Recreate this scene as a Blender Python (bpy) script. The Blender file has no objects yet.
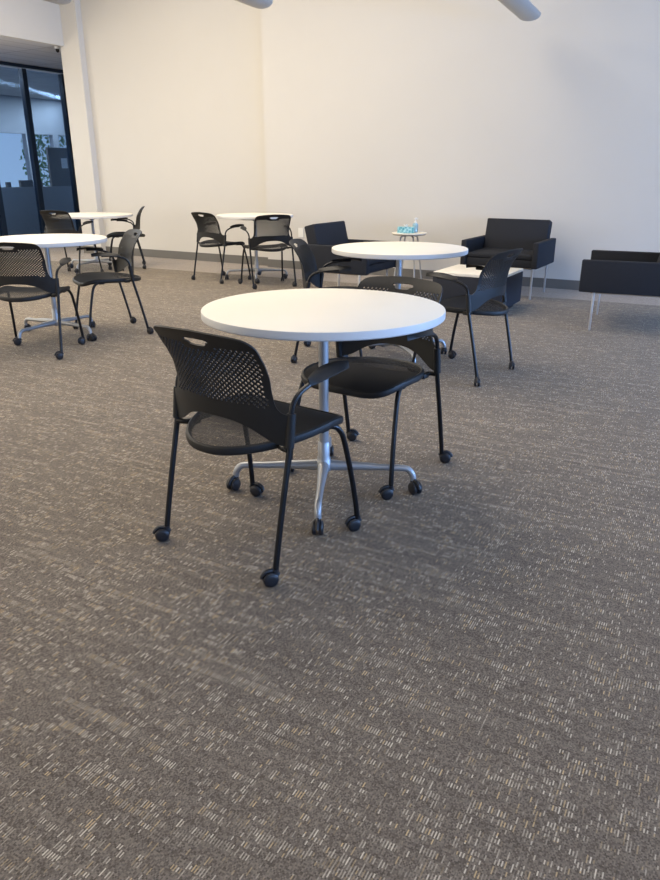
import bpy, bmesh, math, random
from mathutils import Vector, Matrix
from mathutils.geometry import delaunay_2d_cdt
random.seed(7)
PI = math.pi
SC = bpy.context.scene
COL = SC.collection

# ------------------------------------------------------------------ frame of the room
UX, UY = 0.8660, -0.5000      # along the back wall
NX, NY = 0.5000, 0.8660       # towards the back wall
def W(u, n, z=0.0):
    return Vector((u*UX + n*NX, u*UY + n*NY, z))
WALL_ROT = math.atan2(UY, UX)

# ------------------------------------------------------------------ materials
def new_mat(name):
    m = bpy.data.materials.new(name); m.use_nodes = True
    nt = m.node_tree; nt.nodes.clear()
    out = nt.nodes.new('ShaderNodeOutputMaterial')
    b = nt.nodes.new('ShaderNodeBsdfPrincipled')
    nt.links.new(b.outputs[0], out.inputs[0])
    return m, nt, b, out
def simple(name, col, rough=.5, metal=0.0, noise=0.0, nscale=40, bump=0.0, bscale=300, spec=.5, coat=0):
    m, nt, b, out = new_mat(name)
    b.inputs['Base Color'].default_value = (*col, 1)
    b.inputs['Roughness'].default_value = rough
    b.inputs['Metallic'].default_value = metal
    b.inputs['Specular IOR Level'].default_value = spec
    b.inputs['Coat Weight'].default_value = coat
    tc = nt.nodes.new('ShaderNodeTexCoord')
    if noise > 0:
        n = nt.nodes.new('ShaderNodeTexNoise'); n.inputs['Scale'].default_value = nscale
        n.inputs['Detail'].default_value = 4
        nt.links.new(tc.outputs['Object'], n.inputs['Vector'])
        mx = nt.nodes.new('ShaderNodeMix'); mx.data_type = 'RGBA'
        mx.inputs[6].default_value = (*[c*(1-noise) for c in col], 1)
        mx.inputs[7].default_value = (*[min(1, c*(1+noise)) for c in col], 1)
        nt.links.new(n.outputs['Fac'], mx.inputs[0]); nt.links.new(mx.outputs[2], b.inputs['Base Color'])
    if bump > 0:
        n2 = nt.nodes.new('ShaderNodeTexNoise'); n2.inputs['Scale'].default_value = bscale
        nt.links.new(tc.outputs['Object'], n2.inputs['Vector'])
        bp = nt.nodes.new('ShaderNodeBump'); bp.inputs['Strength'].default_value = bump
        bp.inputs['Distance'].default_value = .002
        nt.links.new(n2.outputs['Fac'], bp.inputs['Height']); nt.links.new(bp.outputs[0], b.inputs['Normal'])
    return m

M = {}
M['wall'] = simple('wall_paint', (.585, .57, .535), .75, noise=.015, nscale=3, bump=.15, bscale=180, spec=.2)
M['ceiling'] = simple('ceiling_paint', (.80, .78, .74), .85, noise=.02, nscale=5)
M['baseboard'] = simple('rubber_baseboard', (.135, .13, .12), .55, noise=.05)
M['black_plastic'] = simple('black_plastic', (.0105, .011, .0118), .52, noise=.12, nscale=60, spec=.35)
M['black_metal'] = simple('black_powder_coat', (.005, .006, .008), .32, noise=.1, spec=.35)
M['tabletop'] = simple('white_laminate', (.79, .75, .655), .45, noise=.012, nscale=8, spec=.3)
M['table_edge'] = simple('white_edge_band', (.62, .62, .61), .45, noise=.01, spec=.35)
M['silver'] = simple('silver_powder_coat', (.37, .385, .405), .38, metal=.55, noise=.04, nscale=30)
M['steel'] = simple('brushed_steel', (.62, .62, .62), .35, metal=.6, noise=.04)
M['caster'] = simple('caster_rubber', (.012, .013, .017), .42, noise=.2, nscale=90)
M['fabric'] = simple('charcoal_upholstery', (.024, .026, .032), .92, noise=.22, nscale=260, bump=.4, bscale=700, spec=.2)
M['navy'] = simple('dark_table_cladding', (.022, .025, .034), .8, noise=.15, nscale=200, spec=.25)
M['wood_rail'] = simple('pale_wood', (.42, .33, .24), .55, noise=.2, nscale=20)
M['lamp_body'] = simple('grey_lamp_body', (.40, .40, .39), .45, metal=.15, noise=.03)
M['white_plastic'] = simple('white_plastic', (.75, .75, .72), .4, noise=.02)
M['mullion'] = simple('dark_blue_mullion', (.014, .026, .048), .35, metal=.3, noise=.05)
M['soffit'] = simple('corridor_ceiling', (.34, .34, .35), .85, noise=.05, nscale=4)
M['office_wall'] = simple('office_wall_paint', (.27, .30, .34), .8, noise=.05, nscale=2)
M['office_dark'] = simple('office_panel', (.27, .28, .29), .7, noise=.08, nscale=3)
M['office_floor'] = simple('office_floor', (.12, .12, .12), .8, noise=.1)
M['office_board'] = simple('office_dark_board', (.10, .10, .105), .7, noise=.06, nscale=3)

def glass_mat():
    m = bpy.data.materials.new('tinted_partition_glass'); m.use_nodes = True
    nt = m.node_tree; nt.nodes.clear()
    out = nt.nodes.new('ShaderNodeOutputMaterial')
    t = nt.nodes.new('ShaderNodeBsdfTransparent'); t.inputs[0].default_value = (.74, .84, .95, 1)
    g = nt.nodes.new('ShaderNodeBsdfGlossy'); g.inputs['Roughness'].default_value = .03
    g.inputs['Color'].default_value = (.8, .9, 1, 1)
    fr = nt.nodes.new('ShaderNodeFresnel'); fr.inputs[0].default_value = 1.5
    mx = nt.nodes.new('ShaderNodeMixShader')
    nt.links.new(fr.outputs[0], mx.inputs[0]); nt.links.new(t.outputs[0], mx.inputs[1])
    nt.links.new(g.outputs[0], mx.inputs[2]); nt.links.new(mx.outputs[0], out.inputs[0])
    return m
M['glass'] = glass_mat()

def math_node(nt, op, a, b=None, c=None):
    n = nt.nodes.new('ShaderNodeMath'); n.operation = op
    for i, v in enumerate((a, b, c)):
        if v is None: continue
        if hasattr(v, 'is_output'): nt.links.new(v, n.inputs[i])
        else: n.inputs[i].default_value = v
    return n.outputs[0]

def seat_mesh_mat():
    """woven suspension mesh: opaque at the front waterfall, open weave towards the back"""
    m, nt, b, out = new_mat('black_woven_mesh')
    b.inputs['Base Color'].default_value = (.012, .013, .016, 1)
    b.inputs['Roughness'].default_value = .8; b.inputs['Specular IOR Level'].default_value = .25
    tc = nt.nodes.new('ShaderNodeTexCoord')
    sp = nt.nodes.new('ShaderNodeSeparateXYZ'); nt.links.new(tc.outputs['Object'], sp.inputs[0])
    def holes(o, f):
        s = math_node(nt, 'MULTIPLY', o, f); fr = math_node(nt, 'FRACT', s)
        return math_node(nt, 'GREATER_THAN', fr, .30)
    hx = holes(sp.outputs[0], 260.0); hy = holes(sp.outputs[1], 260.0)
    h = math_node(nt, 'MULTIPLY', hx, hy)
    mr = nt.nodes.new('ShaderNodeMapRange'); nt.links.new(sp.outputs[1], mr.inputs[0])
    mr.inputs[1].default_value = -.02; mr.inputs[2].default_value = -.15
    back = mr.outputs[0]
    h = math_node(nt, 'MULTIPLY', h, back)
    h = math_node(nt, 'MULTIPLY', h, .58)
    t = nt.nodes.new('ShaderNodeBsdfTransparent')
    mx = nt.nodes.new('ShaderNodeMixShader')
    nt.links.new(h, mx.inputs[0]); nt.links.new(b.outputs[0], mx.inputs[1]); nt.links.new(t.outputs[0], mx.inputs[2])
    nt.links.new(mx.outputs[0], out.inputs[0])
    return m
M['mesh'] = seat_mesh_mat()

def teal_mat():
    m, nt, b, out = new_mat('teal_patterned_card')
    tc = nt.nodes.new('ShaderNodeTexCoord')
    v = nt.nodes.new('ShaderNodeTexVoronoi'); v.inputs['Scale'].default_value = 38
    nt.links.new(tc.outputs['Object'], v.inputs['Vector'])
    r = nt.nodes.new('ShaderNodeValToRGB')
    r.color_ramp.elements[0].color = (.05, .30, .36, 1); r.color_ramp.elements[1].color = (.45, .72, .72, 1)
    r.color_ramp.elements[0].position = .2; r.color_ramp.elements[1].position = .8
    nt.links.new(v.outputs['Distance'], r.inputs[0]); nt.links.new(r.outputs[0], b.inputs['Base Color'])
    return m
M['teal'] = teal_mat()
def clear_blue():
    m, nt, b, out = new_mat('pale_blue_gel')
    b.inputs['Base Color'].default_value = (.45, .72, .85, 1); b.inputs['Roughness'].default_value = .15
    b.inputs['Transmission Weight'].default_value = .5
    return m
M['gel'] = clear_blue()
def emis(name, col, s):
    m = bpy.data.materials.new(name); m.use_nodes = True; nt = m.node_tree; nt.nodes.clear()
    out = nt.nodes.new('ShaderNodeOutputMaterial'); e = nt.nodes.new('ShaderNodeEmission')
    e.inputs[0].default_value = (*col, 1); e.inputs[1].default_value = s
    nt.links.new(e.outputs[0], out.inputs[0]); return m
M['lamp_glow'] = emis('lamp_diffuser_glow', (1, .93, .82), 3.0)
M['office_lamp'] = emis('office_lamp_glow', (.95, .97, 1), 1.6)

CARPET_ROT = math.radians(28.3)      # dashes run towards the back wall
def carpet_mat(name, base_a, base_b, dash_col, thr, amt, cream, floorgrey):
    m, nt, b, out = new_mat(name)
    b.inputs['Roughness'].default_value = .95; b.inputs['Specular IOR Level'].default_value = .12
    b.inputs['Sheen Weight'].default_value = .12; b.inputs['Sheen Roughness'].default_value = .5; b.inputs['Sheen Tint'].default_value = (1, .93, .82, 1)
    tc = nt.nodes.new('ShaderNodeTexCoord')
    mp = nt.nodes.new('ShaderNodeMapping'); mp.vector_type = 'POINT'
    mp.inputs['Rotation'].default_value = (0, 0, CARPET_ROT)
    nt.links.new(tc.outputs['Object'], mp.inputs[0])
    sp = nt.nodes.new('ShaderNodeSeparateXYZ'); nt.links.new(mp.outputs[0], sp.inputs[0])
    X, Y = sp.outputs[0], sp.outputs[1]
    def wn(vx, vy, vz=0.0):
        c = nt.nodes.new('ShaderNodeCombineXYZ')
        for i, v in enumerate((vx, vy, vz)):
            if hasattr(v, 'is_output'): nt.links.new(v, c.inputs[i])
            else: c.inputs[i].default_value = v
        w = nt.nodes.new('ShaderNodeTexWhiteNoise'); w.noise_dimensions = '3D'
        nt.links.new(c.outputs[0], w.inputs['Vector']); return w.outputs['Value']
    def layer(colw, rowh, off, thr, gsc, ylen, jit=.26, soft=.08):
        cx = math_node(nt, 'DIVIDE', X, colw); ci = math_node(nt, 'FLOOR', cx); cf = math_node(nt, 'FRACT', cx)
        ry = math_node(nt, 'DIVIDE', Y, rowh); ry = math_node(nt, 'ADD', ry, off)
        ri = math_node(nt, 'FLOOR', ry); rf = math_node(nt, 'FRACT', ry)
        # group noise: runs of neighbouring dashes in one row
        gx = math_node(nt, 'MULTIPLY', ci, gsc); gy = math_node(nt, 'MULTIPLY', ri, 3.77)
        c = nt.nodes.new('ShaderNodeCombineXYZ'); nt.links.new(gx, c.inputs[0]); nt.links.new(gy, c.inputs[1]); c.inputs[2].default_value = off*9
        ns = nt.nodes.new('ShaderNodeTexNoise'); ns.inputs['Scale'].default_value = 1.0; ns.inputs['Detail'].default_value = 2.5
        nt.links.new(c.outputs[0], ns.inputs['Vector'])
        rnd = wn(ci, ri, off+.37)
        s = math_node(nt, 'MULTIPLY_ADD', rnd, jit, ns.outputs['Fac'])
        on = nt.nodes.new('ShaderNodeMapRange'); nt.links.new(s, on.inputs[0])
        on.inputs[1].default_value = thr; on.inputs[2].default_value = thr+soft
        inx = math_node(nt, 'LESS_THAN', cf, .44)
        dy = math_node(nt, 'ABSOLUTE', math_node(nt, 'SUBTRACT', rf, .5))
        iny = math_node(nt, 'LESS_THAN', dy, math_node(nt, 'MULTIPLY_ADD', wn(ci, ri, off+2.1), .18, ylen))
        v = math_node(nt, 'MULTIPLY', on.outputs[0], inx); v = math_node(nt, 'MULTIPLY', v, iny)
        v = math_node(nt, 'MULTIPLY', v, math_node(nt, 'MULTIPLY_ADD', wn(ci, ri, off+5.3), .65, .35))
        return v, wn(ci, ri, off+8.8)
    L1, t1 = layer(.0064, .022, 0.0, thr, .075, .28)
    L2, t2 = layer(.0064, .015, 0.5, thr+.02, .22, .26)
    L3, t3 = layer(.0064, .019, 0.25, thr-.085, .016, .34, .05, .05)
    L3 = math_node(nt, 'MULTIPLY', L3, .55)
    d = math_node(nt, 'MAXIMUM', math_node(nt, 'MAXIMUM', L1, L2), L3)
    # fine loop speckle
    px = math_node(nt, 'FLOOR', math_node(nt, 'DIVIDE', X, .0031)); py = math_node(nt, 'FLOOR', math_node(nt, 'DIVIDE', Y, .0036))
    spk = wn(px, py, 3.3)
    # broad stripes
    rows = math_node(nt, 'FLOOR', math_node(nt, 'DIVIDE', Y, .017))
    c2 = nt.nodes.new('ShaderNodeCombineXYZ'); nt.links.new(math_node(nt, 'MULTIPLY', X, 1.6), c2.inputs[0]); nt.links.new(math_node(nt, 'MULTIPLY', rows, 2.3), c2.inputs[1])
    n2 = nt.nodes.new('ShaderNodeTexNoise'); n2.inputs['Scale'].default_value = 1; n2.inputs['Detail'].default_value = 3
    nt.links.new(c2.outputs[0], n2.inputs['Vector'])
    f = math_node(nt, 'MULTIPLY', spk, .90)
    f = math_node(nt, 'MULTIPLY_ADD', n2.outputs['Fac'], .75, f); f = math_node(nt, 'SUBTRACT', f, .35)
    mx = nt.nodes.new('ShaderNodeMix'); mx.data_type = 'RGBA'; nt.links.new(f, mx.inputs[0])
    mx.inputs[6].default_value = (*base_a, 1); mx.inputs[7].default_value = (*base_b, 1)
    dc = nt.nodes.new('ShaderNodeMix'); dc.data_type = 'RGBA'
    nt.links.new(math_node(nt, 'GREATER_THAN', t1, .72), dc.inputs[0])
    dc.inputs[6].default_value = (*dash_col, 1); dc.inputs[7].default_value = (*cream, 1)
    m2 = nt.nodes.new('ShaderNodeMix'); m2.data_type = 'RGBA'
    nt.links.new(math_node(nt, 'MULTIPLY', d, amt), m2.inputs[0])
    nt.links.new(mx.outputs[2], m2.inputs[6]); nt.links.new(dc.outputs[2], m2.inputs[7])
    nt.links.new(m2.outputs[2], b.inputs['Base Color'])
    return m
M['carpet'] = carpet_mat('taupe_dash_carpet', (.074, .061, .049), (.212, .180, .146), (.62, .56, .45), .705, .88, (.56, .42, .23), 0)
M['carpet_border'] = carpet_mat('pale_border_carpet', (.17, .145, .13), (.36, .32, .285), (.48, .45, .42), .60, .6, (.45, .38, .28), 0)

# ------------------------------------------------------------------ mesh helpers
def box(bm, c, s, bevel=0.0, seg=2, mat=None):
    g = bmesh.ops.create_cube(bm, size=1.0)
    vs = g['verts']
    for v in vs: v.co = Vector((v.co.x*s[0]+c[0], v.co.y*s[1]+c[1], v.co.z*s[2]+c[2]))
    if bevel > 0:
        es = list({e for v in vs for e in v.link_edges})
        r = bmesh.ops.bevel(bm, geom=es, offset=bevel, segments=seg, profile=.5, affect='EDGES')
    return vs
def crom(pts, k=6):
    P = [Vector(p) for p in pts]
    if len(P) < 3: return P
    out = []
    for i in range(len(P)-1):
        p0 = P[i-1] if i else P[0]*2-P[1]; p1 = P[i]; p2 = P[i+1]
        p3 = P[i+2] if i+2 < len(P) else P[-1]*2-P[-2]
        for j in range(k):
            t = j/k
            out.append(.5*((2*p1)+(p2-p0)*t+(2*p0-5*p1+4*p2-p3)*t*t+(3*p1-p0-3*p2+p3)*t**3))
    out.append(P[-1]); return out
def tube(bm, pts, r, seg=10, flat=1.0, caps=True):
    """sweep a circle (or oval) along pts; r a number or list"""
    n = len(pts); pts = [Vector(p) for p in pts]
    rs = r if isinstance(r, (list, tuple)) else [r]*n
    t0 = (pts[1]-pts[0]).normalized()
    up = Vector((0, 0, 1)) if abs(t0.z) < .9 else Vector((0, 1, 0))
    a = t0.cross(up).normalized(); rings = []
    for i, p in enumerate(pts):
        if i == 0: t = t0
        elif i == n-1: t = (pts[i]-pts[i-1]).normalized()
        else: t = ((pts[i+1]-pts[i]).normalized()+(pts[i]-pts[i-1]).normalized()).normalized()
        a = (a - t*a.dot(t)).normalized(); b = t.cross(a)
        rings.append([bm.verts.new(p + a*math.cos(2*PI*k/seg)*rs[i] + b*math.sin(2*PI*k/seg)*rs[i]*flat) for k in range(seg)])
    for i in range(n-1):
        for k in range(seg):
            bm.faces.new((rings[i][k], rings[i][(k+1) % seg], rings[i+1][(k+1) % seg], rings[i+1][k]))
    if caps:
        bm.faces.new(rings[0][::-1]); bm.faces.new(rings[-1])
def lathe(bm, prof, seg=32, c=(0, 0, 0)):
    rings = []
    for r, z in prof:
        if r < 1e-6: rings.append([bm.verts.new((c[0], c[1], c[2]+z))])
        else: rings.append([bm.verts.new((c[0]+r*math.cos(2*PI*k/seg), c[1]+r*math.sin(2*PI*k/seg), c[2]+z)) for k in range(seg)])
    for i in range(len(rings)-1):
        A, B = rings[i], rings[i+1]
        for k in range(seg):
            k2 = (k+1) % seg
            if len(A) == 1 and len(B) == 1: continue
            if len(A) == 1: bm.faces.new((A[0], B[k2], B[k]))
            elif len(B) == 1: bm.faces.new((A[k], A[k2], B[0]))
            else: bm.faces.new((A[k], A[k2], B[k2], B[k]))
def finish(name, bm, mat, parent=None, smooth=True, angle=35, loc=None):
    bmesh.ops.recalc_face_normals(bm, faces=bm.faces[:])
    me = bpy.data.meshes.new(name)
    if smooth:
        for f in bm.faces: f.smooth = True
        lim = math.radians(angle)
        for e in bm.edges:
            if len(e.link_faces) == 2 and e.calc_face_angle(0) > lim: e.smooth = False
    bm.to_mesh(me); bm.free()
    for mm in (mat if isinstance(mat, (list, tuple)) else [mat]): me.materials.append(mm)
    o = bpy.data.objects.new(name, me); COL.objects.link(o)
    if parent: o.parent = parent
    if loc is not None: o.location = loc
    return o
def new(): return bmesh.new()
def thing(name, label, cat, loc=(0, 0, 0), rot=0.0, group=None):
    o = bpy.data.objects.new(name, None); COL.objects.link(o)
    o.empty_display_size = .1
    o.location = loc; o.rotation_euler = (0, 0, rot)
    o['label'] = label; o['category'] = cat
    if group: o['group'] = group
    return o
def tag(o, label, cat, group=None):
    o['label'] = label; o['category'] = cat
    if group: o['group'] = group
    return o
def struct(o, label=None):
    o['kind'] = 'structure'
    if label: o['label'] = label
    return o
def dup(root, loc, rot, label, group=None):
    r = root.copy(); COL.objects.link(r); r.location = loc; r.rotation_euler = (0, 0, rot); r['label'] = label
    if group: r['group'] = group
    for ch in list(root.children):
        c = ch.copy(); COL.objects.link(c); c.parent = r
        for g in list(ch.children):
            d = g.copy(); COL.objects.link(d); d.parent = c
            if d.name.startswith('caster'): d.rotation_euler.z = random.uniform(0, 2*PI)
    return r

# ------------------------------------------------------------------ room shell
# two carpets meet along a line that runs almost parallel to the back wall
def poly(bm, pts, z, mi=0):
    f = bm.faces.new([bm.verts.new((p[0], p[1], z)) for p in pts]); f.material_index = mi; return f
bm = new()
SA = Vector((-2.694, 10.106)); SB = Vector((3.264, 7.045)); SD = (SB-SA).normalized()
S0 = SA - SD*9; S1 = SB + SD*6
back0 = W(-11.6, 8.55).xy; back1 = W(5.5, 8.55).xy
near0 = W(-11.6, -4.5).xy; near1 = W(5.5, -4.5).xy
# intersections of the carpet seam with the room sides
def seam_at(u):
    # point on seam with given u
    a = (SA.x*UX+SA.y*UY); d = (SD.x*UX+SD.y*UY); return SA + SD*((u-a)/d)
sl, sr = seam_at(-11.6), seam_at(5.5)
poly(bm, [near0, near1, sr, sl], 0, 0)
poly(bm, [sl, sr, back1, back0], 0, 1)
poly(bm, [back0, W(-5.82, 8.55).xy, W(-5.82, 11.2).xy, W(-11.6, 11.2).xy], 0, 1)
fl = finish('floor', bm, [M['carpet'], M['carpet_border']], smooth=False); struct(fl)

def wbox(bm, u0, u1, n0, n1, z0, z1, bevel=0):
    """box aligned to the room"""
    vs = [bm.verts.new(W(u, n, z)) for z in (z0, z1) for (u, n) in ((u0, n0), (u1, n0), (u1, n1), (u0, n1))]
    fs = [(0, 3, 2, 1), (4, 5, 6, 7), (0, 1, 5, 4), (1, 2, 6, 5), (2, 3, 7, 6), (3, 0, 4, 7)]
    for f in fs: bm.faces.new([vs[i] for i in f])
ZC = 4.3; UG = -11.64
bm = new(); wbox(bm, -5.82, 5.5, 8.357, 8.62, 0, ZC)
wbox(bm, -9.06, -5.82, 8.46, 8.62, 0, ZC)
wbox(bm, -9.46, -9.06, 8.357, 8.62, 0, ZC)
struct(finish('wall_back', bm, M['wall'], smooth=False))
bm = new(); wbox(bm, -5.82, 5.5, 8.345, 8.357, 0, .105)
wbox(bm, -9.06, -5.80, 8.448, 8.46, 0, .115)
wbox(bm, -9.46, -9.05, 8.345, 8.357, 0, .115)
struct(finish('baseboard_back', bm, M['baseboard'], smooth=False))
# header over the wide opening on the left
bm = new(); wbox(bm, -9.50, -9.38, -4.5, 8.357, 3.0, ZC)
wbox(bm, -9.46, -9.38, -4.5, 8.357, 2.985, 3.0)
struct(finish('wall_left', bm, M['wall'], smooth=False))
# ceiling
bm = new(); wbox(bm, -9.62, 5.5, -4.5, 8.62, ZC, ZC+.1)
struct(finish('ceiling', bm, M['ceiling'], smooth=False))
# corridor ceiling with tile grid
def tile_mat():
    m, nt, b, out = new_mat('corridor_tile_ceiling')
    b.inputs['Roughness'].default_value = .85
    tc = nt.nodes.new('ShaderNodeTexCoord'); mp = nt.nodes.new('ShaderNodeMapping')
    mp.inputs['Rotation'].default_value = (0, 0, math.radians(30))
    nt.links.new(tc.outputs['Object'], mp.inputs[0])
    br = nt.nodes.new('ShaderNodeTexBrick'); br.offset = 0
    br.inputs['Scale'].default_value = 1; br.inputs['Brick Width'].default_value = .35; br.inputs['Row Height'].default_value = 1.2
    br.inputs['Mortar Size'].default_value = .012
    br.inputs['Color1'].default_value = (.58, .58, .60, 1); br.inputs['Color2'].default_value = (.52, .52, .54, 1); br.inputs['Mortar'].default_value = (.34, .34, .36, 1)
    nt.links.new(mp.outputs[0], br.inputs['Vector']); nt.links.new(br.outputs[0], b.inputs['Base Color']); return m
M['tile'] = tile_mat()
bm = new(); wbox(bm, -11.75, -9.50, -4.5, 11.3, 3.0, 3.1); wbox(bm, -9.50, -5.8, 8.62, 11.3, 3.0, 3.1)
o = struct(finish('ceiling_corridor', bm, M['tile'], smooth=False)); o.name = 'ceiling.001'
# corridor end wall, wall behind the camera
bm = new(); wbox(bm, UG, -5.7, 11.2, 11.35, 0, 3.1)
struct(finish('wall_corridor_end', bm, M['office_wall'], smooth=False))
bm = new(); wbox(bm, -18.6, 5.6, -4.62, -4.5, 0, ZC)
struct(finish('wall_front', bm, M['wall'], smooth=False))
# right wall with a row of tall window openings (daylight)
bm = new(); UR = 5.5
wbox(bm, UR, UR+.2, -4.5, 8.62, 0, .35); wbox(bm, UR, UR+.2, -4.5, 8.62, 3.3, ZC)
bays = [(-4.0, -1.2), (-.9, 1.9), (2.2, 5.0), (5.3, 8.1)]
edges = [-4.5]+[v for b_ in bays for v in b_]+[8.62]
for i in range(0, len(edges), 2): wbox(bm, UR, UR+.2, edges[i], edges[i+1], .35, 3.3)
struct(finish('wall_right', bm, M['wall'], smooth=False))
for i, (a, b_) in enumerate(bays):
    bm = new()
    for (p, q, z0, z1) in ((a, b_, .35, .40), (a, b_, 3.25, 3.3), (a, a+.05, .4, 3.25), (b_-.05, b_, .4, 3.25), ((a+b_)/2-.025, (a+b_)/2+.025, .4, 3.25)):
        wbox(bm, UR+.06, UR+.12, p, q, z0, z1)
    struct(finish('window_%d' % (i+2), bm, M['mullion'], smooth=False))

# ------------------------------------------------------------------ glazed partition (window_1) and the office beyond it
UG = -11.64
bm = new()
for nn in (11.1, 10.25, 9.385, 8.52, 7.655, 6.79, 5.925, 5.06, 4.2, 3.3, 2.4):
    wbox(bm, UG-.06, UG+.04, nn-.045, nn+.045, .0, 2.93)
wbox(bm, UG-.06, UG+.04, -4.5, 11.2, 2.945, 3.0); wbox(bm, UG-.06, UG+.04, -4.5, 11.2, 0, .12)
win = struct(finish('window_1', bm, M['mullion'], smooth=False))
bm = new(); wbox(bm, UG-.012, UG-.002, -4.5, 11.2, .1, 2.92)
o = finish('glass_pane', bm, M['glass'], parent=win, smooth=False)
# office shell
NE = 16.5
bm = new(); poly(bm, [W(-18.6, -4.5).xy, W(UG+.04, -4.5).xy, W(UG+.04, NE).xy, W(-18.6, NE).xy], 0)
struct(finish('floor_office', bm, M['office_floor'], smooth=False)).name = 'floor.001'
bm = new(); wbox(bm, -18.6, -11.7, -4.5, NE, 3.0, 3.1)
struct(finish('ceiling_office', bm, M['tile'], smooth=False)).name = 'ceiling.002'
bm = new()     # far office wall with window bays
UO = -16.5
nb = [(1.0, 2.6), (3.1, 4.7), (5.2, 6.8), (7.3, 8.9), (9.4, 11.0), (12.0, 13.13), (13.30, 13.98), (14.15, 15.2)]
wbox(bm, UO-.15, UO, -4.5, NE, 0, .80); wbox(bm, UO-.15, UO, -4.5, NE, 2.15, 3.0)
ed = [-4.5]+[v for b_ in nb for v in b_]+[NE]
for i in range(0, len(ed), 2): wbox(bm, UO-.15, UO, ed[i], ed[i+1], .80, 2.15)
wbox(bm, -18.6, UG-.1, NE, NE+.15, 0, 3.1)
struct(finish('wall_office', bm, M['office_wall'], smooth=False))

# ------------------------------------------------------------------ casters
def caster_mesh(name, R=.025, w=.013, gap=.009, off=.016):
    """twin-wheel caster; origin at the bottom of the stem, R above... wheels touch z=-stem"""
    bm = new()
    for s in (-1, 1):
        x0 = s*gap/2; x1 = s*(gap/2+w)
        seg = 20; prof = [(0, x0), (R*.93, x0), (R, x0+(x1-x0)*.25), (R, x0+(x1-x0)*.7), (R*.86, x1), (R*.55, x1+s*.002), (0, x1+s*.0025)]
        rings = []
        for r, x in prof:
            if r < 1e-6: rings.append([bm.verts.new((x, -off, R))])
            else: rings.append([bm.verts.new((x, -off+r*math.cos(2*PI*k/seg), R+r*math.sin(2*PI*k/seg))) for k in range(seg)])
        for i in range(len(rings)-1):
            A, B = rings[i], rings[i+1]
            for k in range(seg):
                k2 = (k+1) % seg
                if len(A) == 1: bm.faces.new((A[0], B[k], B[k2]))
                elif len(B) == 1: bm.faces.new((A[k], A[k2], B[0]))
                else: bm.faces.new((A[k], A[k2], B[k2], B[k]))
    # hood between the wheels and fork boss
    hood = [Vector((0, -off+(R+.003)*math.cos(a), R+(R+.003)*math.sin(a))) for a in [math.radians(d) for d in range(20, 171, 15)]]
    tube(bm, hood, .0075, 8)
    tube(bm, [(0, 0, R*.9), (0, 0, R*2+.006)], .0115, 12)
    tube(bm, [(0, -off, R), (0, 0, R*1.2)], .008, 8)
    me_o = finish(name, bm, M['caster'])
    return me_o
def add_caster(proto, parent, loc, rz):
    c = proto.copy(); COL.objects.link(c); c.parent = parent; c.location = loc; c.rotation_euler = (0, 0, rz); return c
chair_caster = caster_mesh('caster')
table_caster = caster_mesh('caster', R=.027, w=.015, gap=.010, off=.018)

# ------------------------------------------------------------------ stacking armchair with perforated back
def lerp_tab(tab, t):
    if t <= tab[0][0]: return tab[0][1]
    for (a, va), (b, vb) in zip(tab, tab[1:]):
        if t <= b:
            k = (t-a)/(b-a); k = k*k*(3-2*k) if False else k
            return va+(vb-va)*k
    return tab[-1][1]
def back_y(x, z):
    yc = lerp_tab([(.44, -.190), (.52, -.198), (.60, -.206), (.66, -.214), (.71, -.228), (.76, -.254), (.81, -.291)], z)
    k = lerp_tab([(.44, .062), (.54, .070), (.60, .080), (.66, .072), (.72, .050), (.77, .043), (.81, .030)], z)
    return yc + k*(x/.25)**2
def pip(p, poly_):
    x, y = p; ins = False; n = len(poly_)
    for i in range(n):
        x1, y1 = poly_[i]; x2, y2 = poly_[(i+1) % n]
        if (y1 > y) != (y2 > y) and x < (x2-x1)*(y-y1)/(y2-y1)+x1: ins = not ins
    return ins
def seg_dist(p, poly_):
    d = 9
    for i in range(len(poly_)):
        a = Vector(poly_[i]); b = Vector(poly_[(i+1) % len(poly_)]); q = Vector(p)
        ab = b-a; t = max(0, min(1, (q-a).dot(ab)/ab.length_squared)); d = min(d, (q-a-ab*t).length)
    return d
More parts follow.
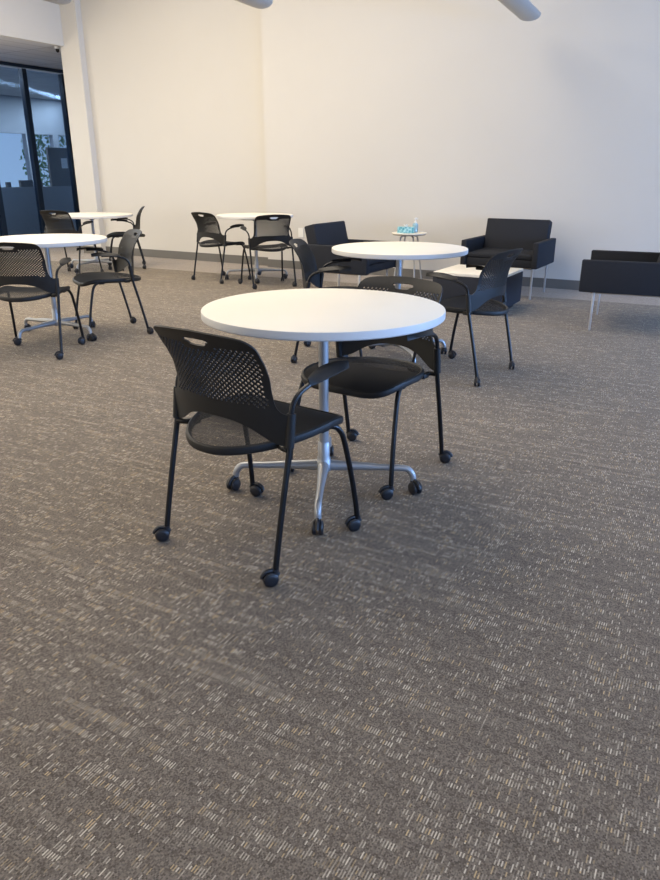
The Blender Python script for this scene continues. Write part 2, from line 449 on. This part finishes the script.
def make_back():
    half = [(0, .517), (.05, .515), (.09, .508), (.13, .494), (.165, .474), (.195, .456), (.22, .447), (.25, .443),
            (.25, .545), (.232, .549), (.217, .562), (.208, .582), (.204, .61), (.205, .65), (.208, .70), (.209, .73),
            (.2075, .757), (.201, .775), (.183, .789), (.145, .796), (.08, .801), (0, .804)]
    h2 = []
    P = [Vector((x, z, 0)) for x, z in half]
    sm = P[:7]; ar = crom(P[:8], 3)[:-1] + [P[7]] + crom(P[8:], 3)
    right = [(p.x, p.y) for p in ar]
    outline = right + [(-x, z) for x, z in right[::-1] if x > 1e-6]
    slot = []
    for k in range(28):
        a = 2*PI*k/28; sx = .046*math.copysign(abs(math.cos(a))**.55, math.cos(a)); sz = .0125*math.copysign(abs(math.sin(a))**.75, math.sin(a))
        sx *= 1.0+ (.16 if sz > 0 else -.16)
        slot.append((sx, .765+sz))
    holes = [slot]
    px, pz = .0185, .0165
    j = 0; z = .560
    while z < .752:
        x = -.2 + (px/2 if j % 2 else 0)
        while x < .2:
            ok = pip((x, z), outline) and seg_dist((x, z), outline) > .017 and abs(x) < .192
            lo = .563 + .012*(1-(x/.19)**2)
            if z < lo: ok = False
            if abs(x) < .062 and z > .738: ok = False
            if ok:
                holes.append([(x+0.0047*math.cos(2*PI*k/6+.5), z+0.0047*math.sin(2*PI*k/6+.5)) for k in range(6)])
            x += px
        z += pz/2; j += 1
    verts = []; edges = []
    for lp in [outline]+holes:
        b = len(verts); verts += [Vector(p) for p in lp]
        edges += [(b+i, b+(i+1) % len(lp)) for i in range(len(lp))]
    # interior points for bending of the plain band
    z = .455
    while z < .8:
        x = -.24
        while x <= .241:
            if pip((x, z), outline) and seg_dist((x, z), outline) > .008 and all(seg_dist((x, z), h) > .006 and not pip((x, z), h) for h in holes if abs(h[0][0]-x) < .06 and abs(h[0][1]-z) < .03):
                if z < .57 or z > .74 or abs(x) > .19: verts.append(Vector((x, z)))
            x += .02
        z += .014
    vo, eo, fo, *_ = delaunay_2d_cdt(verts, edges, [], 0, 1e-5)
    bm = new(); BV = [bm.verts.new((v.x, back_y(v.x, v.y), v.y)) for v in vo]
    for f in fo:
        c = sum((vo[i] for i in f), Vector((0, 0)))/len(f)
        if not pip(c, outline): continue
        if any(pip(c, h) for h in holes if abs(h[0][0]-c.x) < .12 and abs(h[0][1]-c.y) < .03): continue
        try: bm.faces.new([BV[i] for i in f])
        except ValueError: pass
    for v in list(bm.verts):
        if not v.link_faces: bm.verts.remove(v)
    bmesh.ops.recalc_face_normals(bm, faces=bm.faces[:])
    bmesh.ops.solidify(bm, geom=bm.faces[:], thickness=.0055)
    return bm
def seat_outline(k=56):
    pts = []
    for i in range(k):
        a = 2*PI*i/k; ca, sa = math.cos(a), math.sin(a)
        e = .42 if sa > 0 else .92
        x = math.copysign(abs(ca)**e, ca); y = math.copysign(abs(sa)**e, sa)
        yy = y*.237 if y > 0 else y*.262
        xx = x*(.229 - .042*(y < 0)*abs(y))
        pts.append((xx, yy+.008))
    return pts
def seat_z(x, y):
    z = .455 - .010*(1-(x/.23)**2)*(1 if y < .15 else max(0, 1-(y-.15)/.1))
    if y > .12: z -= ((y-.12)/.125)**2*.030
    if y < .05: z -= ((.05-y)/.30)**1.4*.014
    return z
def make_chair(label, loc, rot, group):
    t = thing('stacking_armchair', label, 'chair', loc, rot, group)
    finish('backrest', make_back(), M['black_plastic'], t, angle=50)
    # seat pan: suspended mesh inside a plastic rim
    ol = seat_outline(); bm = new(); rings = []
    for f in (1.0, .92, .8, .6, .4, .2): rings.append([bm.verts.new((x*f, (y-.008)*f+.008, seat_z(x*f, (y-.008)*f+.008))) for x, y in ol])
    c = bm.verts.new((0, .008, seat_z(0, .008))); n = len(ol)
    for a in range(5):
        for k in range(n): bm.faces.new((rings[a][k], rings[a][(k+1) % n], rings[a+1][(k+1) % n], rings[a+1][k]))
    for k in range(n): bm.faces.new((rings[-1][k], rings[-1][(k+1) % n], c))
    seat = finish('seat', bm, M['mesh'], t)
    bm = new(); pts = [Vector((x, y, seat_z(x, y)-.011)) for x, y in ol]
    # closed rim sweep
    seg = 8; rr = []
    for i, p in enumerate(pts):
        tn = (pts[(i+1) % n]-pts[i-1]).normalized(); s = tn.cross(Vector((0, 0, 1))).normalized()
        rr.append([bm.verts.new(p + s*math.cos(2*PI*k/seg)*.010 + Vector((0, 0, 1))*math.sin(2*PI*k/seg)*.0155) for k in range(seg)])
    for i in range(n):
        for k in range(seg): bm.faces.new((rr[i][k], rr[i][(k+1) % seg], rr[(i+1) % n][(k+1) % seg], rr[(i+1) % n][k]))
    rim = finish('seat_rim', bm, M['black_plastic'], seat)
    # under-seat clips
    for s in (-1, 1):
        for y in (-.10, .10):
            bm = new(); box(bm, (s*.205, y, .427), (.03, .045, .022), .005)
            finish('clip', bm, M['black_plastic'], seat)
    r = .0100
    for s in (-1, 1):
        # rear upright and leg
        bm = new()
        tube(bm, crom([(s*.252, -.222, .030), (s*.252, -.214, .085), (s*.251, -.176, .26), (s*.250, -.136, .43), (s*.250, -.125, .50), (s*.250, -.122, .548)], 5), r, 12)
        leg = finish('rear_leg', bm, M['black_metal'], t)
        add_caster(chair_caster, leg, (s*.252, -.224, 0), random.uniform(0, 2*PI))
        # front leg: bends back under the seat and meets the upright
        bm = new()
        tube(bm, crom([(s*.255, .240, .030), (s*.254, .236, .085), (s*.246, .214, .22), (s*.236, .182, .36), (s*.230, .163, .405), (s*.222, .135, .427), (s*.212, .09, .432), (s*.206, .0, .430), (s*.206, -.10, .430), (s*.215, -.13, .432), (s*.245, -.138, .432)], 5), r, 12)
        leg = finish('front_leg', bm, M['black_metal'], t)
        add_caster(chair_caster, leg, (s*.255, .242, 0), random.uniform(0, 2*PI))
        bm = new(); tube(bm, [(s*.2505, -.1355, .440), (s*.250, -.122, .548)], .0145, 12); finish('back_bracket', bm, M['black_plastic'], t)
        # arm: tube and leaf-shaped pad
        bm = new()
        tube(bm, crom([(s*.250, -.124, .535), (s*.251, -.117, .572), (s*.255, -.093, .602), (s*.260, -.045, .622), (s*.262, .02, .634), (s*.262, .09, .636)], 5), .0085, 10)
        arm = finish('armrest', bm, M['black_metal'], t)
        bm = new(); N = 14; top = []; bot = []
        for i in range(N+1):
            q = i/N; y = -.050+.215*q; w = .026*math.sin(PI*min(1, max(0.0, q*.97+.02)))**.6
            zc = .632+.024*q+.006*math.sin(PI*q)-.010*q**4
            top.append([bm.verts.new((s*.262+w*m_, y, zc+.006*(1-m_*m_)-s*m_*.010)) for m_ in (-1, -.5, 0, .5, 1)])
            bot.append([bm.verts.new((s*.262+w*m_, y, zc-.006*(1-m_*m_*.5)-s*m_*.010)) for m_ in (-1, -.5, 0, .5, 1)])
        for i in range(N):
            for m_ in range(4):
                bm.faces.new((top[i][m_], top[i][m_+1], top[i+1][m_+1], top[i+1][m_])); bm.faces.new((bot[i][m_], bot[i+1][m_], bot[i+1][m_+1], bot[i][m_+1]))
            bm.faces.new((top[i][0], top[i+1][0], bot[i+1][0], bot[i][0])); bm.faces.new((top[i][4], bot[i][4], bot[i+1][4], top[i+1][4]))
        bm.faces.new(top[0]+bot[0][::-1]); bm.faces.new(top[-1][::-1]+bot[-1])
        finish('arm_pad', bm, M['black_plastic'], arm)
    return t
def set_casters(root, ang):
    """swivel the casters of one chair: world angle per (leg kind, side)"""
    for leg in root.children:
        for c in leg.children:
            if c.name.startswith('caster'):
                k = (leg.name.split('_')[0], 1 if c.location.x > 0 else -1)
                if k in ang: c.rotation_euler.z = math.radians(ang[k]) - root.rotation_euler.z
def rot_of(fx, fy): return math.atan2(-fx, fy)
GC = 'black stacking armchairs around the round tables'
chairs = [
 ((-.248, 2.298), (.586, .81), 'black perforated-back armchair in the left foreground, its back turned to the front round table'),
 ((.172, 2.955), (-.57, -.82), 'black armchair on the far right side of the front round table, facing the foreground'),
 ((.885, 4.575), (-.79, .61), 'black armchair in front of the white-topped cube table, turned away toward the middle table'),
 ((.02, 5.02), (.985, -.17), 'black armchair left of the middle round table, in front of the leftmost upholstered armchair'),
 ((-1.80, 5.85), (-.865, -.50), 'black armchair on the right of the left round table, seen from the side'),
 ((-2.145, 5.13), (0.0, 1.0), 'black perforated-back armchair cut by the left picture edge, back turned to the viewer'),
 ((-3.31, 9.36), (.30, .95), 'dark armchair in front of the glass partition, at the left of the far left table'),
 ((-2.80, 10.10), (-.969, -.247), 'black armchair at the right end of the far left table by the blank wall'),
 ((-1.33, 8.87), (.66, .75), 'black armchair on the left of the far middle table, backed by the blank wall'),
 ((-.715, 8.40), (-.389, .921), 'black perforated-back armchair drawn up before the far middle table, back toward the viewer'),
]
swivel = {0: {('rear', -1): -80, ('front', -1): 70, ('rear', 1): -72, ('front', 1): -70},
          1: {('rear', -1): 80, ('front', -1): -80, ('rear', 1): 80, ('front', 1): 0},
          2: {('rear', -1): -10, ('rear', 1): -10, ('front', -1): 60, ('front', 1): 60},
          4: {('rear', -1): 70, ('rear', 1): 70, ('front', -1): 0, ('front', 1): 0},
          5: {('rear', 1): -60, ('front', 1): -40, ('front', -1): 30, ('rear', -1): 60}}
first = None
for i, (p, f, lab) in enumerate(chairs):
    if first is None: c = first = make_chair(lab, (*p, 0), rot_of(*f), GC)
    else: c = dup(first, (*p, 0), rot_of(*f), lab)
    if i in swivel: set_casters(c, swivel[i])

# ------------------------------------------------------------------ round tables
def make_table(label, loc, rot, R=.457, H=.76, armr=.362, group='round white tables on casters'):
    t = thing('round_table', label, 'table', loc, rot, group)
    bm = new(); lathe(bm, [(0, H), (R-.004, H), (R-.001, H-.002)], 96)
    top = finish('tabletop', bm, M['tabletop'], t)
    bm = new(); lathe(bm, [(R-.001, H-.002), (R, H-.005), (R, H-.027), (R-.004, H-.031), (0, H-.031)], 96)
    finish('edge_band', bm, M['table_edge'], top)
    bm = new()
    for k in range(4):
        a = k*PI/2+PI/4; d = Vector((math.cos(a), math.sin(a), 0))
        tube(bm, [Vector((0, 0, H-.046)), d*.18+Vector((0, 0, H-.043)), d*.27+Vector((0, 0, H-.037))], [.019, .013, .008], 8)
    lathe(bm, [(0, H-.032), (.06, H-.032), (.055, H-.055), (.024, H-.07), (0, H-.07)], 24)
    finish('top_bracket', bm, M['black_metal'], t)
    bm = new(); tube(bm, [(0, 0, .20), (0, 0, H-.05)], .0195, 24); finish('post', bm, M['silver'], t)
    bm = new(); lathe(bm, [(0, .085), (.022, .086), (.034, .098), (.036, .118), (.029, .136), (.0245, .155), (.0235, .213), (.0205, .218), (0, .218)], 28)
    finish('hub', bm, M['silver'], t)
    for k in range(4):
        a = k*PI/2; d = Vector((math.cos(a), math.sin(a), 0)); z = Vector((0, 0, 1))
        pts = [d*.005+z*.116, d*.05+z*.113, d*.14+z*.112, d*.24+z*.108, d*(armr-.038)+z*.106, d*(armr-.014)+z*.098, d*armr+z*.078, d*(armr+.004)+z*.055]
        cp = crom(pts, 4); nn = len(cp)
        bm = new(); tube(bm, cp, [.026-.0125*min(1, i/(nn*.4)) for i in range(nn)], 14); leg = finish('base_leg', bm, M['silver'], t)
        add_caster(table_caster, leg, (d.x*(armr+.004), d.y*(armr+.004), 0), (.5, PI, -.5, 0.0)[k])
    return t
T1 = make_table('white round pedestal table in the foreground, its whole top and silver base visible', (-.025, 2.690, 0), math.radians(-3))
dup(T1, (.468, 4.942, 0), math.radians(14), 'middle white round table, in front of the upholstered armchairs')
dup(T1, (-2.19, 5.66, 0), math.radians(-28), 'white round table cut by the left picture edge, chairs on two sides')
dup(T1, (-.90, 8.92, 0), math.radians(4), 'far white round table near the blank wall, between two perforated-back armchairs')
make_table('far left white round table beside the glass partition, larger than the others', (-3.16, 9.86, 0), math.radians(-20), R=.53, H=.715, armr=.40)

# ------------------------------------------------------------------ upholstered armchairs
def make_lounge(label, u, n, rot, w=.80):
    t = thing('lounge_chair', label, 'armchair', W(u, n), rot, 'charcoal upholstered lounge chairs')
    d = .71
    for s in (-1, 1):
        bm = new(); box(bm, (s*(w/2-.03), .035, .4475), (.060, d, .255), .010, 3); finish('arm', bm, M['fabric'], t)
    bm = new(); box(bm, (0, .045, .362), (w-.122, d-.07, .075), .008, 2); finish('seat_base', bm, M['fabric'], t)
    bm = new(); box(bm, (0, .085, .426), (w-.126, d-.15, .055), .018, 3); finish('seat_cushion', bm, M['fabric'], t)
    bm = new(); box(bm, (0, 0, 0), (w-.124, .12, .42), .014, 3)
    for v in bm.verts: v.co = Matrix.Rotation(math.radians(14), 3, 'X') @ v.co + Vector((0, -.235, .548))
    finish('backrest', bm, M['fabric'], t)
    bm = new()
    for s in (-1, 1): box(bm, (s*(w/2-.09), 0, .311), (.03, d-.10, .016)); box(bm, (0, s*(d/2-.09), .311), (w-.15, .03, .016))
    finish('frame_rail', bm, M['wood_rail'], t)
    for sx in (-1, 1):
        for sy in (-1, 1):
            bm = new(); box(bm, (sx*(w/2-.07), (.275 if sy > 0 else -.295), .158), (.019, .019, .316), .003); finish('leg', bm, M['steel'], t)
    return t
face_n = WALL_ROT + PI          # faces away from the back wall
make_lounge('charcoal lounge armchair against the right wall, facing the viewer, on thin steel legs', -2.25, 7.73, WALL_ROT+PI, .81)
make_lounge('charcoal lounge armchair cut by the right picture edge, seen side-on', -.835, 6.58, WALL_ROT+PI/2+math.radians(6), .88)
make_lounge('charcoal lounge armchair partly hidden behind the middle round table', -3.51, 6.47, WALL_ROT-PI/2, .75)

# ------------------------------------------------------------------ cube coffee table
t = thing('coffee_table', 'low dark cube table with a white top between the lounge armchairs', 'coffee table', W(-2.235, 6.72), WALL_ROT)
bm = new(); box(bm, (0, 0, .189), (.67, .67, .290), .006); finish('body', bm, M['navy'], t)
bm = new(); box(bm, (0, 0, .347), (.67, .67, .026), .003); finish('tabletop', bm, M['tabletop'], t)
bm = new(); box(bm, (0, 0, .022), (.56, .56, .044), .004); finish('plinth', bm, M['black_plastic'], t)

# ------------------------------------------------------------------ side table
SP = Vector((.925, 8.62, 0))
t = thing('side_table', 'small round side table with bent legs near the blank wall', 'side table', SP, math.radians(20))
bm = new(); lathe(bm, [(0, .575), (.203, .575), (.207, .571), (.200, .560), (0, .558)], 48); finish('tabletop', bm, M['tabletop'], t)
bm = new(); lathe(bm, [(0, .558), (.196, .558), (.190, .552), (0, .552)], 48); finish('underside', bm, M['wood_rail'], t)
for k in range(4):
    a = k*PI/2; d = Vector((math.cos(a), math.sin(a), 0)); z = Vector((0, 0, 1))
    bm = new(); tube(bm, crom([d*.02+z*.542, d*.07+z*.542, d*.098+z*.530, d*.115+z*.49, d*.15+z*.25, d*.185+z*0.0], 5), .0085, 10); finish('leg', bm, M['lamp_body'], t)
b_ = SP + Vector((-.045, -.04, .575))
t = thing('tissue_box', 'teal patterned tissue box on the small side table', 'tissue box', b_, math.radians(-10))
bm = new(); box(bm, (0, 0, .034), (.19, .10, .068), .003); finish('carton', bm, M['teal'], t)
bm = new()
for k in range(5):
    a = k*1.25; tube(bm, crom([(0.01*math.cos(a), .008*math.sin(a), .070), (.02*math.cos(a), .012*math.sin(a), .085), (.034*math.cos(a), .016*math.sin(a), .096)], 3), [.012, .012, .011, .010, .009, .006, .003], 6, flat=.3)
finish('tissue', bm, M['white_plastic'], t)
t = thing('pump_bottle', 'pale blue sanitizer bottle with a white pump beside the tissue box', 'bottle', SP+Vector((.075, .065, .575)), .4)
bm = new(); lathe(bm, [(0, 0), (.031, 0), (.034, .004), (.034, .085), (.028, .098), (.014, .105), (0, .105)], 24); finish('body', bm, M['gel'], t)
bm = new(); lathe(bm, [(0, .104), (.015, .104), (.015, .120), (.006, .123), (.0045, .150), (0, .150)], 16)
tube(bm, [(-.012, 0, .153), (.01, 0, .155), (.036, 0, .148)], [.008, .008, .005], 8); finish('pump', bm, M['white_plastic'], t)

# ------------------------------------------------------------------ wall outlet, soffit fixture
bm = new(); wbox(bm, -5.31, -5.23, 8.347, 8.3565, .42, .54)
o = finish('wall_outlet', bm, M['white_plastic'], smooth=False); tag(o, 'small white wall outlet plate left of the hidden lounge armchair', 'outlet')
t = thing('ceiling_sensor', 'small white fixture under the soffit beside the glass partition', 'sensor', W(-9.60, 8.42, 3.0))
bm = new(); lathe(bm, [(0, 0), (.04, 0), (.04, -.02), (.026, -.03), (0, -.03)], 20); finish('housing', bm, M['white_plastic'], t)
bm = new(); lathe(bm, [(0, -.028), (.028, -.028), (.026, -.06), (.012, -.075), (0, -.077)], 16); finish('lens', bm, M['black_plastic'], t)

# ------------------------------------------------------------------ pendant tube lamps
AX = Vector((math.sin(math.radians(25.7)), math.cos(math.radians(25.7)), 0))     # towards the back wall
def make_lamp(label, end, L):
    """end = the rounded end nearest the back wall"""
    t = thing('pendant_lamp', label, 'pendant lamp', end, rot_of(AX.x, AX.y), 'grey pendant tube lamps')
    bm = new(); prof = []
    N = 9
    for i in range(N+1):
        a = PI/2*i/N; prof.append((-.075*(1-math.sin(a))*1.0, math.cos(PI/2-a)))
    stations = [(-L, 1.0)] + [(-.09, 1.0)] + [(-.09+.09*math.sin(PI/2*i/N), math.cos(PI/2*i/N)**.5 if i < N else 0.0) for i in range(1, N+1)]
    seg = 24; rings = []
    for y, f in stations:
        if f <= 0.001: rings.append([bm.verts.new((0, y, 0))]); continue
        rings.append([bm.verts.new((.112*f*math.cos(2*PI*k/seg), y, (.058 if math.sin(2*PI*k/seg) < 0 else .03)*f*math.sin(2*PI*k/seg))) for k in range(seg)])
    for A, B in zip(rings, rings[1:]):
        for k in range(seg):
            k2 = (k+1) % seg
            if len(B) == 1: bm.faces.new((A[k], A[k2], B[0]))
            else: bm.faces.new((A[k], A[k2], B[k2], B[k]))
    bm.faces.new(rings[0][::-1])
    finish('lamp_body', bm, M['lamp_body'], t)
    bm = new(); box(bm, (0, -L/2-.05, .032), (.10, L-.3, .012), .003); finish('diffuser', bm, M['lamp_glow'], t)
    for y in (-.22, -L+.25):
        bm = new(); tube(bm, [(0, y, .03), (0, y, ZC-end[2])], .003, 6); finish('suspension_cable', bm, M['steel'], t)
    return t
LZ = 2.62
lamp_ends = []
def at_height(x, y, z, f=711.2, p=math.radians(20.63), H=1.235):
    fwd = Vector((0, math.cos(p), -math.sin(p))); up = Vector((0, math.sin(p), math.cos(p))); r = Vector((1, 0, 0))
    v = fwd + r*((x-330)/f) + up*((440-y)/f); return Vector((0, 0, H)) + v*((z-H)/v.z)
L2 = Vector((1.97, 7.99, LZ+.05)); L1 = Vector((-.585, 7.42, LZ+.05)); L3 = Vector((-2.32, 7.25, LZ+.05))
make_lamp('grey pendant tube lamp at the top right of the picture', L2, 4.2)
make_lamp('grey pendant tube lamp at the top middle of the picture, left of centre', L1, 4.2)
make_lamp('grey pendant tube lamp at the top left corner of the picture', L3, 4.2)

# ------------------------------------------------------------------ things in the office behind the glass
bm = new(); wbox(bm, -12.5, -12.4, 4.0, 11.15, 0, .97)
o = finish('partition_screen', bm, M['office_dark'], smooth=False); tag(o, 'grey low partition screen behind the glass', 'partition')
bm = new(); wbox(bm, -12.56, -12.505, 10.42, 11.15, 0, 1.70)
o = finish('office_board', bm, M['office_board'], smooth=False); tag(o, 'tall dark grey panel behind the glass beside the column', 'panel')
bm = new(); wbox(bm, -12.504, -12.498, 10.72, 10.87, 1.31, 1.50)
o = finish('paper_notice', bm, M['white_plastic'], smooth=False); tag(o, 'white paper notice on the tall dark panel behind the glass', 'notice')
for k, (n0, n1, z1, lab) in enumerate(((9.32, 9.40, 1.06, 'small dark box on the low partition, nearest the picture edge'), (9.62, 9.90, 1.09, 'wide dark monitor-like box on the low partition behind the glass'), (10.05, 10.13, 1.07, 'small dark box on the low partition beside the mullion'))):
    bm = new(); wbox(bm, -12.48, -12.42, n0, n1, .97, z1); o = finish('desk_box', bm, M['office_board'], smooth=False); tag(o, lab, 'box', 'boxes on the low partition')
def tree_mat():
    m, nt, b, out = new_mat('tree_foliage')
    tc = nt.nodes.new('ShaderNodeTexCoord'); n = nt.nodes.new('ShaderNodeTexNoise'); n.inputs['Scale'].default_value = 3
    nt.links.new(tc.outputs['Object'], n.inputs['Vector']); r = nt.nodes.new('ShaderNodeValToRGB')
    r.color_ramp.elements[0].color = (.03, .09, .03, 1); r.color_ramp.elements[1].color = (.25, .42, .15, 1)
    nt.links.new(n.outputs['Fac'], r.inputs[0]); nt.links.new(r.outputs[0], b.inputs['Base Color']); return m
M['leaf'] = tree_mat()
t = thing('tree', 'green tree seen through the office windows behind the glass', 'tree', W(-20.5, 17.9, -.6))
bm = new(); tube(bm, [(0, 0, 0), (.05, 0, 1.2), (0, .1, 2.2)], [.14, .11, .07], 8); finish('trunk', bm, M['wood_rail'], t)
bm = new()
for k in range(2600):
    a = random.uniform(0, 2*PI); h = random.uniform(-1, 1); rr = random.uniform(.5, 1)**.5
    c = Vector((1.5*rr*math.cos(a)*math.sqrt(1-h*h), 1.5*rr*math.sin(a)*math.sqrt(1-h*h), 2.3+1.6*h*rr))
    q = Matrix.Rotation(random.uniform(0, 6), 3, Vector((random.random(), random.random(), random.random()+.1)).normalized())
    s = random.uniform(.05, .09)
    bm.faces.new([bm.verts.new(c+q@Vector(v)*s) for v in ((-1, 0, 0), (0, -.5, .1), (1, 0, 0), (0, .5, .1))])
finish('foliage', bm, M['leaf'], t)
for k, (u, n) in enumerate(((-13.4, 7.6), (-13.4, 9.6), (-14.8, 8.6), (-14.8, 10.4))):
    t = thing('office_lamp', ['slim ceiling lamp behind the left glass pane', 'slim ceiling lamp behind the right glass pane, nearest the column', 'deeper slim ceiling lamp behind the left glass pane', 'deeper slim ceiling lamp behind the right glass pane'][k], 'ceiling lamp', W(u, n, 2.935), WALL_ROT, 'slim lamps on the office ceiling')
    bm = new(); box(bm, (0, 0, .015), (1.1, .16, .05), .004); finish('housing', bm, M['lamp_body'], t)
    bm = new(); box(bm, (0, 0, -.014), (1.05, .12, .01)); finish('diffuser', bm, M['office_lamp'], t)

# ------------------------------------------------------------------ light
def area(name, loc, direction, sx, sy, power, col, spread=PI):
    l = bpy.data.lights.new(name, 'AREA'); l.shape = 'RECTANGLE'; l.size = sx; l.size_y = sy
    l.energy = power; l.color = col; l.spread = spread
    o = bpy.data.objects.new(name, l); COL.objects.link(o); o.location = loc
    o.rotation_euler = Vector(direction).to_track_quat('-Z', 'Y').to_euler(); return o
# blue daylight panels added low in each right-wall bay, tinting upright faces, sparing tabletops
for i, (a, b2) in enumerate(bays):
    area('window_daylight', W(UR-.03, (a+b2)/2, .90), W(-1, 0, 0), 2.6, 1.0, (85, 105, 185, 400)[i], (.27, .50, 1.0))
# added warm fill panels before the solid front wall, brightening the back wall
for u in (-7.5, -4.5): area('front_fill', W(u, -4.4, 1.9), W(-.15, 1, .04), 2.8, 2.6, 85, (1.0, .88, .72))
# warm fill panels added along the corridor glazing to brighten the left floor
for n in (-1.5, 2.0, 5.0): area('corridor_fill', W(UG+.1, n, 1.6), W(1, 0, -.12), 3.0, 2.4, 110, (1.0, .86, .66))
# warm ceiling light
for (u, n, e) in ((-6.9, 5.2, 150), (-6.9, 1.5, 120), (-4.0, 5.4, 110), (-3.4, 3.0, 90), (1.5, 3.5, 22), (1.0, 0.0, 26)):
    area('ceiling_light', W(u, n, ZC-.03), (0, 0, -1), 2.4, 2.4, e, (1.0, .855, .66))
# corridor and office light
area('corridor_light', W(-10.7, 6.5, 2.98), (0, 0, -1), .6, 6, 45, (1, .97, .92))
area('office_light', W(-13.6, 10, 2.985), (0, 0, -1), .3, 10, 330, (.92, .97, 1.0))

w = bpy.data.worlds.new('sky'); SC.world = w; w.use_nodes = True
nt = w.node_tree; nt.nodes.clear(); out = nt.nodes.new('ShaderNodeOutputWorld'); bg = nt.nodes.new('ShaderNodeBackground')
tc = nt.nodes.new('ShaderNodeTexCoord'); sp = nt.nodes.new('ShaderNodeSeparateXYZ'); nt.links.new(tc.outputs['Generated'], sp.inputs[0])
r = nt.nodes.new('ShaderNodeValToRGB'); r.color_ramp.elements[0].position = 0; r.color_ramp.elements[0].color = (.55, .72, .95, 1)
r.color_ramp.elements[1].position = .6; r.color_ramp.elements[1].color = (.18, .36, .80, 1)
nt.links.new(sp.outputs[2], r.inputs[0]); nt.links.new(r.outputs[0], bg.inputs[0]); bg.inputs[1].default_value = .9
nt.links.new(bg.outputs[0], out.inputs[0])

# ------------------------------------------------------------------ drop prototypes that are not in the picture
for p in (chair_caster, table_caster): bpy.data.objects.remove(p)

# ------------------------------------------------------------------ camera
cam = bpy.data.cameras.new('camera'); co = bpy.data.objects.new('camera', cam); COL.objects.link(co)
cam.sensor_fit = 'VERTICAL'; cam.sensor_height = 24; cam.lens = 711.2*24/880
co.location = (0, 0, 1.235); co.rotation_euler = (math.radians(90-20.63), 0, 0)
cam.clip_start = .05; cam.clip_end = 100
SC.camera = co
vs = SC.view_settings; vs.view_transform = 'Standard'; vs.look = 'None'; vs.gamma = 1; vs.use_curve_mapping = False
vs.exposure = -0.04
